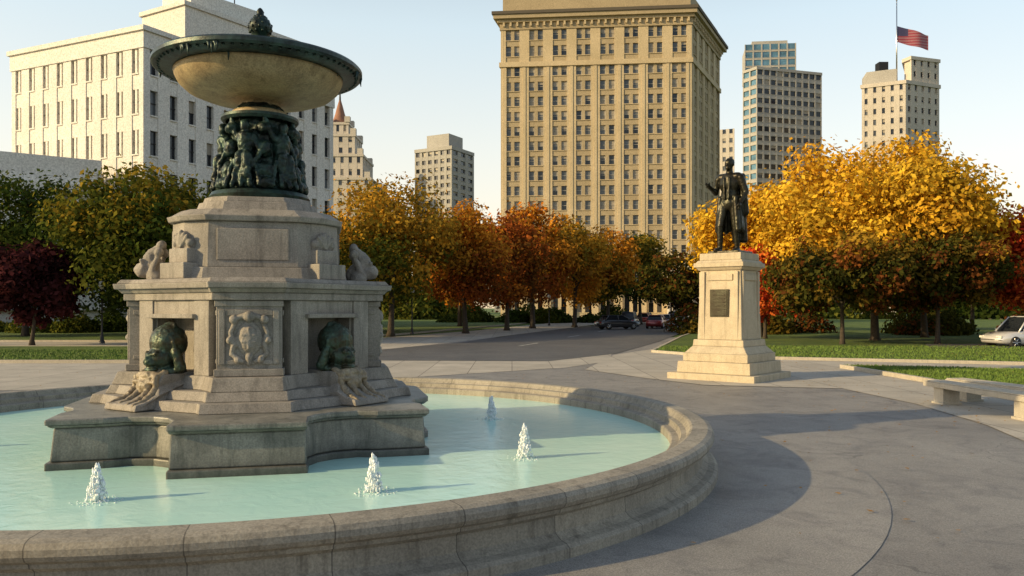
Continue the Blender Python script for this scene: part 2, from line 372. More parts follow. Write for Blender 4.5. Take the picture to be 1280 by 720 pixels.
for k in range(4):
    a=k*math.pi/2; d=(math.cos(a),math.sin(a)); n=(math.sin(a),-math.cos(a))
    b.fbox((0,0),d,n,-.41,.41,1.15,1.76,1.303,2.30)
    b.fbox((0,0),d,n,-.44,.44,1.10,1.80,1.306,1.40)
    b.fbox((0,0),d,n,-.43,.43,1.11,1.785,2.22,2.298)
    for s in (-1,1):
        b.fbox((0,0),d,n,s*.34-.04,s*.34+.04,1.76,1.785,1.46,2.18)
    b.fbox((0,0),d,n,-.298,.298,1.76,1.78,2.10,2.18); b.fbox((0,0),d,n,-.298,.298,1.76,1.78,1.46,1.52)
    for s in (-1,1):
        c=(d[0]*s*.41,d[1]*s*.41); dd=n; nn2=(d[0]*s,d[1]*s)
        b.fbox(c,dd,nn2,1.32,1.70,.0,.018,2.10,2.17); b.fbox(c,dd,nn2,1.32,1.70,.0,.018,1.47,1.53)
    a+=math.pi/4; d=(math.cos(a),math.sin(a)); n=(math.sin(a),-math.cos(a))
    for s in (-1,1):
        b.fbox((0,0),d,n,min(s*.45,s*.76),max(s*.45,s*.76),1.12,1.50,1.301,2.302)
        b.fbox((0,0),d,n,min(s*.41,s*.48),max(s*.41,s*.48),1.22,1.45,1.31,2.09)
    b.fbox((0,0),d,n,-.447,.447,1.12,1.48,2.10,2.301); b.fbox((0,0),d,n,-.50,.50,1.42,1.56,2.06,2.12)
b.build('body',['granite'],parent=F,bevel=.012)
ent=quarter([(-.46,-1.82),(.46,-1.82),(.50,-1.66),(1.66,-.50)])
b=MB()
b.prism(ent,2.304,2.40,0,1,1.0); b.prism(ent,2.402,2.46,0,1.01,1.04); b.prism(ent,2.462,2.54,0,1.065,1.075); b.prism(ent,2.542,2.60,0,1.05,1.02)
t2=quarter([(-.60,-1.16),(.60,-1.16),(.95,-.95)])
b.prism(t2,2.602,2.76,0,1.10,1.07); b.prism(t2,2.762,3.40,0,1.0,.98); b.prism(t2,3.402,3.48,0,1.03,1.05); b.prism(t2,3.482,3.58,0,1.02,.9); b.prism(t2,3.582,3.72,0,.74,.70); b.prism(t2,3.722,3.80,0,.66,.64)
for k in range(4):
    a=k*math.pi/2+math.pi/4; d=(math.cos(a),math.sin(a)); n=(math.sin(a),-math.cos(a))
    b.fbox((0,0),d,n,-.26,.26,1.15,1.52,2.601,2.82); b.fbox((0,0),d,n,-.20,.20,1.10,1.42,2.823,3.02)
    a=k*math.pi/2; d=(math.cos(a),math.sin(a)); n=(math.sin(a),-math.cos(a))
    b.fbox((0,0),d,n,-.48,.48,1.13,1.172,2.86,3.30)
b.build('upper_tier',['granite'],parent=F,bevel=.012)
for k in range(4):
    a=k*math.pi/2
    if k==0: continue
    pr=[('c',(-.12,0,.05),(.12,0,.05),.13,.13),('c',(0,.05,.1),(0,-.1,.32),.15,.11),('c',(0,-.1,.32),(0,.06,.50),.11,.07),('e',(0,-.18,.16),(.13,.14,.12)),
        ('c',(-.16,-.05,.12),(-.2,.06,.38),.06,.04),('c',(.16,-.05,.12),(.2,.06,.38),.06,.04),('e',(-.2,.06,.42),(.07,.07,.07)),('e',(.2,.06,.42),(.07,.07,.07)),('e',(0,.06,.52),(.10,.07,.08)),
        ('c',(0,-.16,.08),(.1,-.2,.3),.03,.03),('c',(0,-.16,.08),(-.1,-.2,.3),.03,.03),('c',(0,-.1,.45),(.08,-.12,.25),.025,.03)]
    sculpt('scroll_ornament',pr,.016,'granite',F,(1.46*math.sin(a),-1.46*math.cos(a),2.60),a,1,.035,.07)
for k in range(4):
    a=k*math.pi/2+math.pi/4
    pr=[('c',(-.14,0,.04),(.14,0,.04),.06,.06),('e',(0,-.02,.14),(.13,.09,.13)),('e',(-.15,-.02,.10),(.06,.07,.07)),('e',(.15,-.02,.10),(.06,.07,.07))]
    for j in range(5): pr.append(('c',(0,-.08,.04),((j-2)*.07,-.07,.25-abs(j-2)*.03),.02,.03))
    sculpt('shell_ornament',pr,.014,'granite',F,(1.30*math.sin(a),-1.30*math.cos(a),3.0),a,1,.02,.05)
for k in (0,1,3):
    a=k*math.pi/2
    pr=[('e',(0,0,0),(.17,.05,.23)),('e',(0,-.035,0),(.12,.05,.17))]
    for s in (-1,1):
        pr+=[('c',(s*.17,0,.22),(s*.23,-.02,.08),.035,.03),('c',(s*.23,-.02,.08),(s*.19,-.02,-.08),.03,.04),('c',(s*.19,-.02,-.08),(s*.22,0,-.2),.04,.03),('c',(s*.22,0,-.2),(s*.08,-.02,-.30),.035,.03),
             ('e',(s*.19,-.03,.25),(.06,.05,.06)),('e',(s*.24,-.03,-.02),(.045,.05,.05)),('c',(s*.05,-.02,.3),(s*.16,-.02,.27),.04,.03),('e',(s*.14,-.02,-.28),(.05,.045,.045))]
    pr+=[('e',(0,-.03,.29),(.075,.06,.075)),('c',(0,-.02,-.24),(0,-.02,-.34),.05,.025),('c',(-.08,-.07,.05),(.08,-.07,.05),.016,.016),('c',(-.08,-.07,-.04),(.08,-.07,-.04),.016,.016),('c',(0,-.07,.12),(0,-.07,-.12),.016,.016)]
    sculpt('carved_cartouche',pr,.011,'granite',F,(1.765*math.sin(a),-1.765*math.cos(a),1.80),a,1,.012,.04,1)
for k in range(4):
    a=k*math.pi/2+math.pi/4
    pr=[('e',(0,.02,.42),(.27,.25,.27)),('e',(0,-.10,.20),(.20,.20,.18)),('e',(0,-.26,.16),(.10,.10,.075)),('c',(-.1,-.25,.28),(-.03,-.28,.25),.035,.03),('c',(.1,-.25,.28),(.03,-.28,.25),.035,.03),
        ('c',(0,-.27,.27),(0,-.33,.20),.03,.035),('e',(0,-.26,.05),(.12,.08,.05)),('c',(-.25,-.05,.3),(-.3,0,.08),.06,.08),('c',(.25,-.05,.3),(.3,0,.08),.06,.08),('e',(0,0,.02),(.30,.24,.10))]
    for j in range(7):
        t=(j-3)/3; pr.append(('c',(t*.24,-.14+.08*abs(t),.44),(t*.10,.05,.70-.02*abs(t)),.035,.03))
        pr.append(('c',(t*.24,-.15+.08*abs(t),.44),(t*.26,-.16+.1*abs(t),.30),.035,.02))
    sculpt('bronze_mask',pr,.014,'bronze_h',F,(1.58*math.sin(a),-1.58*math.cos(a),1.33),a,.95,.025,.05,1)
    mb=MB(); prof=[(1.1,.88),(2.28,.88),(2.26,.96),(2.08,1.00),(1.96,1.07),(1.88,1.18),(1.88,1.25),(1.83,1.32),(1.1,1.34)]
    d=(math.cos(a),math.sin(a)); n=(math.sin(a),-math.cos(a)); W=.27
    vs=[(d[0]*s*W*(1.25 if z<1.1 else 1)+n[0]*r,d[1]*s*W*(1.25 if z<1.1 else 1)+n[1]*r,z+.002) for s in (-1,1) for r,z in prof]; q=len(prof)
    mb.add(vs,[(i,i+1,i+1+q,i+q) for i in range(q-1)]+[tuple(range(q-1,-1,-1)),tuple(range(q,2*q))])
    mb.build('console',['granite'],parent=F,bevel=.02,recalc=True)
    pr=[]
    for s in (-1,-.3,.45,1):
        P=lambda r,z,w_=1.0:(s*.21*w_,-r,z)
        pr+=[('c',P(1.76,1.34),P(1.89,1.27),.045,.05),('c',P(1.89,1.27),P(1.90,1.14,1.05),.05,.045),('c',P(1.90,1.14,1.05),P(2.04,1.02,1.15),.045,.04),('c',P(2.04,1.02,1.15),P(2.24,.95,1.25),.04,.025)]
    pr+=[('e',(0,-1.86,1.30),(.25,.08,.07)),('e',(0,-1.93,1.16),(.14,.06,.10)),('c',(-.2,-1.93,1.22),(.2,-1.93,1.22),.03,.03)]
    sculpt('scroll_drapery',pr,.014,'console',F,(0,0,0),a,1,.045,.06,1)
b=MB(); b.lathe([(.3,3.80),(.72,3.80),(.74,3.86),(.70,3.92),(.62,3.95),(.60,4.0),(.45,4.0)],seg=48); b.lathe([(.5,5.0),(.54,5.0),(.57,5.04),(.57,5.08),(.48,5.10),(.2,5.10)],seg=48)
b.build('bronze_collar',['bronze'],parent=F)
pr=[('c',(0,0,3.95),(0,0,5.0),.50,.42)]
for k in range(6):
    a=k*math.pi/3+.2
    def Q(t,r,z): return (r*math.cos(a+t),r*math.sin(a+t),z)
    pr+=[('c',Q(0,.50,4.05),Q(0,.50,4.45),.17,.12),('c',Q(0,.50,4.45),Q(0,.50,4.68),.11,.13),('e',Q(0,.53,4.86),(.075,.075,.10)),('c',Q(-.22,.50,4.70),Q(.22,.50,4.70),.06,.06),
         ('c',Q(.24,.50,4.70),Q(.42,.56,4.48),.05,.04),('c',Q(.42,.56,4.48),Q(.30,.62,4.34),.04,.035),('c',Q(-.24,.50,4.70),Q(-.45,.52,4.86),.05,.04),('c',Q(-.45,.52,4.86),Q(-.50,.5,5.0),.04,.035),
         ('c',Q(.1,.60,4.42),Q(.12,.66,4.12),.07,.06),('c',Q(-.1,.60,4.42),Q(-.12,.60,4.08),.07,.06)]
    for j in range(5):
        t=(j-2)*.13; pr.append(('c',Q(t,.60,4.36+.02*(j%2)),Q(t*1.5,.68,3.98),.025,.04))
    pr+=[('e',Q(.52,.52,4.2),(.13,.13,.16)),('e',Q(.52,.50,4.55),(.10,.10,.13)),('e',Q(.52,.56,4.02),(.16,.16,.10)),('e',Q(.52,.47,4.85),(.12,.12,.09))]
sculpt('bronze_figures',pr,.016,'bronze',F,(0,0,0),0,1,.05,.07,1)
b=MB(); b.lathe([(.42,5.10),(.44,5.13),(.40,5.17),(.30,5.20),(.28,5.25),(.32,5.31),(.42,5.34),(.46,5.37)],seg=48,sharp=False); b.build('bowl_stem',['bowl'],parent=F)
b=MB()
b.lathe([(.30,5.34),(.62,5.345),(.88,5.39),(1.06,5.46),(1.17,5.56),(1.22,5.66),(1.235,5.71),(1.2,5.73)],seg=96,mi=0,sharp=False)
b.lathe([(1.19,5.722),(1.28,5.715),(1.38,5.73),(1.45,5.77)],seg=96,mi=1,sharp=False)
b.lathe([(1.45,5.77),(1.50,5.76),(1.53,5.79),(1.53,5.84),(1.50,5.87),(1.44,5.875),(1.40,5.85),(1.25,5.78),(.8,5.62),(.1,5.58)],seg=96,mi=1)
for i in range(72):
    a=i/72*6.2832; b.ico((1.43*math.cos(a),1.43*math.sin(a),5.755),.028,1,1,(1,1,.8))
for k in range(26):
    a=random.choice([-2.2,-1.9,-.1,-.35,1.5,3.0])+random.uniform(-.07,.07); r=random.choice([1.50,1.51,1.23]); z=5.77
    l=random.uniform(.05,.22); b.tube([(r*math.cos(a),r*math.sin(a),z),(r*math.cos(a)*.995,r*math.sin(a)*.995,z-l*.5),(r*math.cos(a),r*math.sin(a),z-l)],[.025,.016,.005],6,1)
b.build('bowl',['bowl','bronze_b'],parent=F)
b=MB(); b.lathe([(.16,5.55),(.14,6.1),(.20,6.16),(.10,6.22),(.07,6.30),(.12,6.36),(.17,6.43),(.175,6.50),(.14,6.58),(.08,6.64),(.05,6.68),(.06,6.71),(.03,6.76),(.002,6.78)],seg=24,sharp=False)
for i in range(5):
    for j in range(10):
        a=(j+.5*(i%2))*.628; r=[.15,.17,.165,.13,.09][i]; b.ico((r*math.cos(a),r*math.sin(a),6.40+i*.055),.022,0,1,(1,1,1.3))
b.build('finial',['bronze'],parent=F)
for i,(x,y,h) in enumerate([(-4.15,8.0,.36),(-1.45,8.4,.38),(-.36,13.9,.38),(.16,10.3,.42),(-7.8,11.0,.37),(-6.6,15.5,.38)]):
    b=MB(); b.tube([(0,0,0),(.008,0,h*.3),(-.006,0,h*.6),(.01,0,h*.85),(0,0,h)],[.03,.04,.034,.024,.006],8)
    for _ in range(420):
        t=random.random()**.9; a=random.uniform(0,6.28); r=(.10*(1-t)**.8+.02)*random.uniform(.2,1)
        b.ico((r*math.cos(a),r*math.sin(a),t*h*random.uniform(.9,1.1)),random.uniform(.004,.014),0,1,(1,1,random.uniform(1.2,3.2)))
    for _ in range(60):
        a=random.uniform(0,6.28); r=random.uniform(.08,.25); b.ico((r*math.cos(a),r*math.sin(a),.026),random.uniform(.004,.010),0,1,(1.5,1.5,.5))
    b.build('water_jet',['water_jet'],loc=(x,y,.25))

# ---------------------------------------------------------------- monument with statue
MO=empty('statue_monument',(6.85,25.2,0),R(-40))
b=MB()
def sq(h0,h1,z0,z1): b.box((0,0,(z0+z1)/2),(2*h0,2*h0,z1-z0),0,0,h1/h0)
sq(1.42,1.42,-.01,.20); sq(1.20,1.18,.203,.55); sq(1.06,1.06,.553,.80); sq(1.03,.84,.803,1.02); sq(.84,.82,1.023,1.22); sq(.73,.665,1.223,3.36); sq(.70,.78,3.363,3.46); sq(.82,.82,3.463,3.60); sq(.78,.72,3.603,3.68); sq(.68,.68,3.683,3.90)
for k in range(4):
    a=k*math.pi/2; d=(math.cos(a),math.sin(a)); n=(math.sin(a),-math.cos(a))
    for s in (-1,1): b.fbox((0,0),d,n,s*.55-.06,s*.55+.06,.60,.735,1.225,3.33)
    b.fbox((0,0),d,n,-.42,.42,.5,.715,3.05,3.25)
b.build('pedestal',['pedestal'],parent=MO,bevel=.015)
b=MB(); b.box((0,-.705,2.35),(.62,.05,.85)); b.box((0,-.73,2.35),(.52,.04,.75)); 
for i in range(5): b.box((0,-.755,2.6-i*.11),(.40,.012,.035))
b.build('plaque',['bronze_s'],parent=MO,bevel=.006)
pr=[('e',(0,-.015,1.665),(.076,.095,.115)),('e',(0,.02,1.70),(.085,.09,.09)),('c',(0,-.10,1.66),(0,-.115,1.635),.014,.02),('e',(0,-.07,1.585),(.045,.05,.045)),('c',(-.03,-.095,1.69),(.03,-.095,1.69),.015,.015),
('e',(-.08,0,1.655),(.015,.025,.035)),('e',(.08,0,1.655),(.015,.025,.035)),
('c',(0,.01,1.47),(0,0,1.6),.068,.06),('c',(-.17,0,1.42),(.17,0,1.42),.08,.08),('e',(0,0,1.30),(.20,.13,.22)),('e',(0,0,1.07),(.165,.125,.2)),('e',(0,.01,.93),(.18,.14,.15)),
('c',(-.10,-.02,.9),(-.13,-.12,.5),.095,.07),('c',(-.13,-.12,.5),(-.14,-.10,.09),.068,.048),('e',(-.15,-.17,.045),(.055,.14,.05)),
('c',(.10,0,.9),(.11,.02,.5),.095,.07),('c',(.11,.02,.5),(.12,.08,.09),.068,.048),('e',(.13,.02,.045),(.055,.14,.05)),
('c',(-.22,0,1.40),(-.29,.03,1.15),.068,.055),('c',(-.29,.03,1.15),(-.30,-.22,1.24),.052,.036),('e',(-.30,-.27,1.26),(.032,.055,.045)),
('c',(-.31,-.30,1.27),(-.32,-.37,1.28),.012,.009),('c',(-.29,-.30,1.28),(-.29,-.38,1.30),.012,.009),('c',(-.28,-.30,1.25),(-.27,-.37,1.25),.012,.009),('c',(-.29,-.30,1.23),(-.285,-.36,1.215),.012,.009),('c',(-.27,-.27,1.28),(-.25,-.31,1.32),.012,.009),
('c',(.22,0,1.40),(.31,.04,1.12),.07,.055),('c',(.31,.04,1.12),(.27,-.10,.92),.052,.036),('e',(.26,-.14,.87),(.032,.045,.055)),
('c',(.26,-.16,.84),(.25,-.18,.78),.012,.009),('c',(.27,-.14,.83),(.265,-.15,.76),.012,.009),('c',(.25,-.18,.87),(.22,-.2,.83),.012,.009),
('b',(0,.03,0.0),(.62,.62,.06))]
for j in range(13):
    t=j/12; a=-.5+t*(math.pi+1.0); rx,ry=.17,.13; c,s=math.cos(a),math.sin(a)
    pr.append(('c',(c*rx,s*ry,1.02),(c*.23,s*.21+.02,.42+.04*(j%2)),.055,.05))
for j in range(5):
    x=.0+j*.05; pr.append(('c',(x-.02,.12,1.40),(x+.02,.20+.03*(j%2),.24),.055,.05))
pr+=[('c',(-.05,-.13,1.38),(-.03,-.15,1.0),.02,.02),('c',(.06,-.13,1.38),(.05,-.15,1.0),.02,.02),('c',(.23,.05,1.42),(.25,.14,.75),.065,.07)]
sculpt('bronze_figure',pr,.0125,'bronze_s',MO,(0,0,3.93),R(0),1.68,.012,.05,1)

# ---------------------------------------------------------------- benches
def bench(loc,rz,L=3.2):
    b=MB()
    b.box((0,0,.43),(L,.50,.11)); 
    for x in (-L*.36,L*.36):
        b.box((x,0,.19),(.36,.40,.366)); b.box((x,0,.028),(.44,.46,.06)); 
    for i in range(3): b.box((0,-.17+i*.17,.50),(L-.06,.14,.026))
    e=b.build('park_bench',['concrete'],loc=(*loc,.0),rz=rz,bevel=.012); return e
bench((10.05,17.0),R(-86),3.7); bench((11.0,17.7),R(-80),3.4)

# ---------------------------------------------------------------- lamps, traffic light
def lamp(x,y,h=3.6):
    b=MB(); b.lathe([(.16,0),(.16,.12),(.11,.18),(.10,.45),(.06,.55),(.045,h-.5),(.07,h-.42),(.09,h-.38),(.05,h-.36)],seg=12,sharp=False)
    b.lathe([(.06,h-.36),(.15,h-.25),(.19,h-.10),(.17,h+.06),(.10,h+.14)],seg=14,mi=1,sharp=False)
    b.lathe([(.12,h+.13),(.13,h+.16),(.06,h+.24),(.02,h+.34),(.002,h+.36)],seg=12,sharp=False)
    b.build('street_lamp',['metal','globe'],loc=(x,y,.08))
for x,y in [(-24.6,48),(-31,47),(-10.0,56),(-4.6,78),(4.5,97),(14,50),(33,44),(23,92),(-8.0,64)]: lamp(x,y)
def tlight(x,y,rz=0):
    b=MB(); b.tube([(0,0,0),(0,0,6)],[.1,.07]); b.tube([(0,0,5.8),(-2,0,6.1),(-4,0,6.1)],[.06,.05,.04])
    for px,pz in ((-3.8,5.6),(0.2,3.2)):
        b.box((px,-.15,pz),(.34,.26,1.0))
        for i in range(3): b.ico((px,-.28,pz+.3-.3*i),.10,1,1,(1,.5,1))
    b.build('traffic_light',['metal','g3'],loc=(x,y,0),rz=rz)
tlight(17.5,88)

# ---------------------------------------------------------------- cars
def car(x,y,rz,col,name='parked_car',suv=False):
    key='car_%s'%str(col)
    if key not in M:
        m,nt,bb=newmat('car_paint'); bb.inputs['Base Color'].default_value=(*col,1); bb.inputs['Roughness'].default_value=.28; bb.inputs['Metallic'].default_value=.3; bb.inputs['Coat Weight'].default_value=.6
        v=coords(nt); bump(nt,bb,noise(nt,v,3,2),.03,.02); M[key]=m
    E=empty(name,(x,y,.02),rz); b=MB()
    H=1.72 if suv else 1.44
    st=[(-2.28,.42,.66,.66),(-2.20,.30,.80,.80),(-1.9,.24,.92,.88),(-1.2,.22,.97,.91),(0,.22,.95,.91),(.9,.22,.93,.91),(1.6,.24,.84,.88),(2.1,.28,.72,.80),(2.26,.38,.60,.64)]
    vs=[];fs=[];q=8
    for sx,zb,zt,wd in st:
        for yy,zz in ((-wd*.9,zb),(-wd,zb+.12),(-wd,zt-.16),(-wd*.88,zt),(wd*.88,zt),(wd,zt-.16),(wd,zb+.12),(wd*.9,zb)): vs.append((sx,yy,zz))
    for i in range(len(st)-1): fs+=[(i*q+k,i*q+(k+1)%q,(i+1)*q+(k+1)%q,(i+1)*q+k) for k in range(q)]
    fs+=[tuple(range(q)),tuple(range((len(st)-1)*q+q-1,(len(st)-1)*q-1,-1))]
    b.add(vs,fs,0,True)
    rear=-2.05 if suv else -1.75
    cb=[(rear,.93),(rear+.38,H-.04),(rear+.8,H),(.1,H),(.45,H-.06),(1.15,.90)]
    vs=[]
    for s in (-1,1):
        for cx,cz in cb:
            f=(cz-.9)/(H-.9); vs.append((cx,s*(.80-.18*f),cz-.02))
    n=len(cb); b.add(vs,[(i,i+1,i+1+n,i+n) for i in range(n-1)]+[tuple(range(n)),tuple(range(2*n-1,n-1,-1))],1,False)
    b.box((rear*.5+.32,0,H-.012),(abs(rear)+.15,1.20,.05),0,0,.95)
    for s in (-1,1):
        for p0,p1 in (((1.15,.80,.90),(.42,.63,H-.04)),((-.25,.815,.90),(-.28,.63,H-.03)),((rear,.80,.90),(rear+.45,.63,H-.03))):
            b.tube([(p0[0],s*p0[1],p0[2]),(p1[0],s*p1[1],p1[2])],[.045,.04],6,0)
        b.box((.85,s*.97,.98),(.18,.16,.12),0)
    b.build('body',[key,'g1'],parent=E,recalc=True)
    for sx in (-1.38,1.42):
        for s in (-1,1):
            wq=MB(); pts=[(.10,-.11),(.30,-.11),(.335,-.07),(.335,.07),(.30,.11),(.10,.11)]
            seg=20; vs=[];fs=[]
            for r,t in pts:
                for i in range(seg):
                    a=i*2*math.pi/seg; vs.append((r*math.cos(a),t,r*math.sin(a)))
            for k in range(len(pts)-1): fs+=[(k*seg+i,k*seg+(i+1)%seg,(k+1)*seg+(i+1)%seg,(k+1)*seg+i) for i in range(seg)]
            wq.add(vs,fs,0,True)
            for i in range(6):
                a=i*math.pi/3; wq.tube([(0,s*.10,0),(.24*math.cos(a),s*.11,.24*math.sin(a))],[.035,.03],5,1)
            wo=wq.build('wheel',['rubber','chrome'],parent=E); wo.location=(sx,s*.80,.335)
    lq=MB()
    for s in (-1,1): lq.box((2.16,s*.58,.62),(.14,.34,.12),0); lq.box((-2.22,s*.62,.72),(.08,.26,.14),1)
    lq.build('lights',['globe','tail'],parent=E)
M['tail']=plain('tail_light',(.35,.02,.02),.3)
car(10.8,82,R(20),(.05,.05,.055)); car(15.6,86,R(70),(.25,.03,.03)); car(17.6,92,R(73),(.45,.45,.45)); car(19.4,98,R(73),(.03,.04,.06)); car(21.2,104,R(73),(.5,.5,.5),suv=True)
car(14.0,95,R(73),(.08,.08,.08),suv=True); car(23.0,110,R(73),(.10,.1,.1)); car(18.5,112,R(73),(.35,.05,.03)); car(26.0,122,R(73),(.5,.5,.5)); car(21.5,128,R(73),(.03,.03,.04))
car(28.6,134,R(73),(.2,.2,.22),suv=True)
car(28.2,44.0,R(192),(.66,.66,.66),suv=True); car(35.5,46,R(12),(.12,.14,.18))
sheet('road',[(22,42.2),(70,35.5),(70,44),(24,46.5)],.118,'road')

# ---------------------------------------------------------------- buildings
def facade(b,p0,p1,z0,z1,rows,cols,wf=.5,hf=.55,dep=.35,pair=False,wm=0,sm=1,blind=.25,proud=.06,gl=(2,3,4),mull=True,fr=5):
    p0=Vector(p0);p1=Vector(p1); d=(p1-p0);L=d.length; d.normalize(); n=Vector((d.y,-d.x))
    e=.05; cw=(L-2*e)/cols; rh=(z1-z0)/rows
    pw=cw*(1-wf)
    for c in range(cols+1):
        a=e+c*cw; a0=max(e,a-pw/2); a1=min(L-e,a+pw/2)
        b.fbox(p0,d,n,a0,a1,-dep-.1,0,z0,z1,wm)
    for r in range(rows):
        zb=z0+r*rh; b.fbox(p0,d,n,e+.01,L-e-.01,-dep-.05,-proud,zb,zb+rh*(1-hf)-.0,sm)
        zw=zb+rh*(1-hf)
        for c in range(cols):
            a0=e+c*cw+pw/2; a1=a0+cw*wf
            segs=[(a0,a1)]
            if pair:
                mid=(a0+a1)/2; g=cw*.07; b.fbox(p0,d,n,mid-g,mid+g,-dep-.03,-proud-.02,zw,zb+rh,sm); segs=[(a0,mid-g),(mid+g,a1)]
            for s0,s1 in segs:
                t=random.random(); mi=gl[2] if t<blind*.5 else (gl[1] if t<blind*1.6 else gl[0]); tl=random.uniform(-.03,.03)
                P=lambda a,q,z:(p0.x+d.x*a+n.x*q,p0.y+d.y*a+n.y*q,z)
                b.add([P(s0,-dep+tl,zw),P(s1,-dep-tl,zw),P(s1,-dep-tl,zb+rh),P(s0,-dep+tl,zb+rh)],[(0,1,2,3)],mi)
                if random.random()<blind:
                    hh=random.uniform(.25,.6)*rh*hf
                    b.add([P(s0,-dep+.06,zb+rh-hh),P(s1,-dep+.06,zb+rh-hh),P(s1,-dep+.06,zb+rh),P(s0,-dep+.06,zb+rh)],[(0,1,2,3)],gl[2])
                if mull:
                    zm=(zw+zb+rh)/2; b.fbox(p0,d,n,s0,s1,-dep-.02,-dep+.09,zm-.05,zm+.05,fr)
                    if s1-s0>1.2:
                        b.fbox(p0,d,n,s0,s0+.12,-dep-.02,-dep+.08,zw,zb+rh,fr); b.fbox(p0,d,n,s1-.12,s1,-dep-.02,-dep+.08,zw,zb+rh,fr)
            b.fbox(p0,d,n,a0+.02,a1-.02,-dep,.04,zw-.14,zw-.001,wm)
def plainwall(b,p0,p1,z0,z1,mi=0,off=-.3):
    p0=Vector(p0);p1=Vector(p1); d=(p1-p0);L=d.length; d.normalize(); n=Vector((d.y,-d.x))
    b.fbox(p0,d,n,.05,L-.05,-.6,0,z0,z1,mi)
def offs(poly,k):
    out=[]; n=len(poly)
    for i in range(n):
        a,p,q=Vector(poly[i-1]),Vector(poly[i]),Vector(poly[(i+1)%n])
        n1=(p-a).normalized(); n2=(q-p).normalized(); n1=Vector((n1.y,-n1.x)); n2=Vector((n2.y,-n2.x))
        m=(n1+n2); m=m/(m.length_squared)*2
        out.append(tuple(p+m*k))
    return out
W0,W1,W2=(-56.0,89.5),(-37.3,81),(-23.6,105.8); W3=(-44,118)
b=MB(); Pw=[W0,W1,W2,W3]
facade(b,W0,W1,8,28.6,5,9,.44,.60,.30,True,0,0,.08,.08); facade(b,W1,W2,8,28.6,5,12,.40,.62,.45,False,0,0,.15,.08)
facade(b,W0,W1,0,8,2,9,.4,.55,.45,False,0,0); facade(b,W1,W2,0,8,2,12,.4,.55,.45,False,0,0)
plainwall(b,W2,W3,0,28.6); plainwall(b,W3,W0,0,28.6)
b.prism(offs(Pw,.12),28.61,30.3,0); b.prism(offs(Pw,.35),30.31,30.8,0); b.prism(offs(Pw,-.8),30.82,30.9,6)
b.prism(offs(Pw,.10),7.7,8.15,0)
PH=[(-43,93),(-36.5,89.3),(-26.5,104.5),(-37,110)]
b.prism(PH,30.9,36.0,0); b.prism(offs(PH,.25),36.01,36.5,0)
PH2=[(-41.5,95),(-37,92.2),(-31,100),(-38,104)]; b.prism(PH2,36.51,39.0,0); b.box((-46,97,32.2),(3,3,2.6),5); b.box((-50,95,31.8),(2,2,1.8),0)
for i in range(4): b.tube([(-40+i*2,98,39.0),(-40+i*2,98,42+i%2)],[.08,.04],5,5)
b.build('white_office_building',['white','white','g1','g2','g3','metal','roof'])
b=MB()
b2=[(-75,82),(-52,72),(-40,80.5),(-60,88)]
facade(b,b2[0],b2[1],2,13.2,2,8,.35,.45,.3,False,0,0); facade(b,b2[1],b2[2],2,13.2,2,5,.35,.45,.3,False,0,0)
b.prism(offs(b2,-.5),0,13.2,0); b.prism(offs(b2,.3),13.21,14.3,0); b.prism(offs(b2,-.6),14.31,17,0)
b.build('white_annex_building',['white','white','g1','g2','g3','metal'])
A,B,C,D=(-2.6,184),(40.5,180),(53.5,206),(4,214)
b=MB(); P=[A,B,C,D]
kw=dict(dep=.5,pair=True,wm=0,sm=1,blind=.5,proud=.14,fr=7)
facade(b,A,B,13,57.5,13,8,.62,.62,**kw); facade(b,B,C,13,57.5,13,5,.62,.62,**kw)
facade(b,A,B,58.6,66,2,8,.58,.64,**kw); facade(b,B,C,58.6,66,2,5,.58,.64,**kw)
facade(b,A,B,0,12,2,8,.55,.8,1.0,True,0,0); facade(b,B,C,0,12,2,5,.55,.8,1.0,True,0,0)
facade(b,D,A,0,66,18,7,.4,.5,.5,False,0,0,mull=False); plainwall(b,C,D,0,66)
b.prism(offs(P,-1.2),.1,66,0)
b.prism(offs(P,.35),12.01,12.99,0); b.prism(offs(P,.3),57.51,58.59,0); b.prism(offs(P,.2),66.01,67.6,1)
b.prism(offs(P,.7),67.61,68.3,1); b.prism(offs(P,1.4),68.31,69.2,1); b.prism(offs(P,1.7),69.21,69.9,6); b.prism(offs(P,-.4),69.91,73.4,1)
for (p,q) in ((A,B),(B,C)):
    p=Vector(p);q=Vector(q);d=(q-p);L=d.length;d.normalize();n=Vector((d.y,-d.x)); k=int(L/1.5)
    for i in range(k): b.fbox(p,d,n,L*(i+.5)/k-.22,L*(i+.5)/k+.22,.21,.65,66.7,67.6,0)
    k2=8 if p.x<0 else 5
    for i in range(k2+1):
        a=min(max(L*i/k2,1),L-1); b.fbox(p,d,n,a-.35,a+.35,.01,.12,13,57.4,0); b.fbox(p,d,n,a-.7,a+.7,.01,.5,0,12,0)
b.build('limestone_tower',['tan','tan_d','g1','g2','g3','metal','roof','grey_w'],recalc=False)
b=MB(); q=[(33,170),(44,168),(46,178),(35,180)]; b.prism(q,0,9,0); b.prism(offs(q,.5),9.01,10.2,0); b.prism([(33,170.5),(44,168.5),(44,176),(34,178)],10.21,12.5,0,1,1)
for i in range(6): b.lathe([(.5,0),(.42,7.9),(.6,8.1),(.6,8.9)],(33.3+i*2.1,169.0-i*.38,0),12,0)
b.build('portico_building',['beige'])
b=MB(); x0,x1,y0=-36.5,-14.5,300
q=[(x0,y0),(-22,292),(x1,y0+6),(x0+8,y0+20)]
facade(b,q[0],q[1],0,60,20,6,.6,.5,.5,False,0,0,.2,mull=False); facade(b,q[1],q[2],0,60,20,3,.6,.5,.5,False,0,0,.2,mull=False)
b.prism(offs(q,-.7),0,60.2,0); b.prism(offs(q,.1),60.21,61.5,0); b.prism(offs(q,-3.5),61.51,67,0)
b.build('residential_tower',['grey_w','grey_w','g1','g2','g3','metal'])
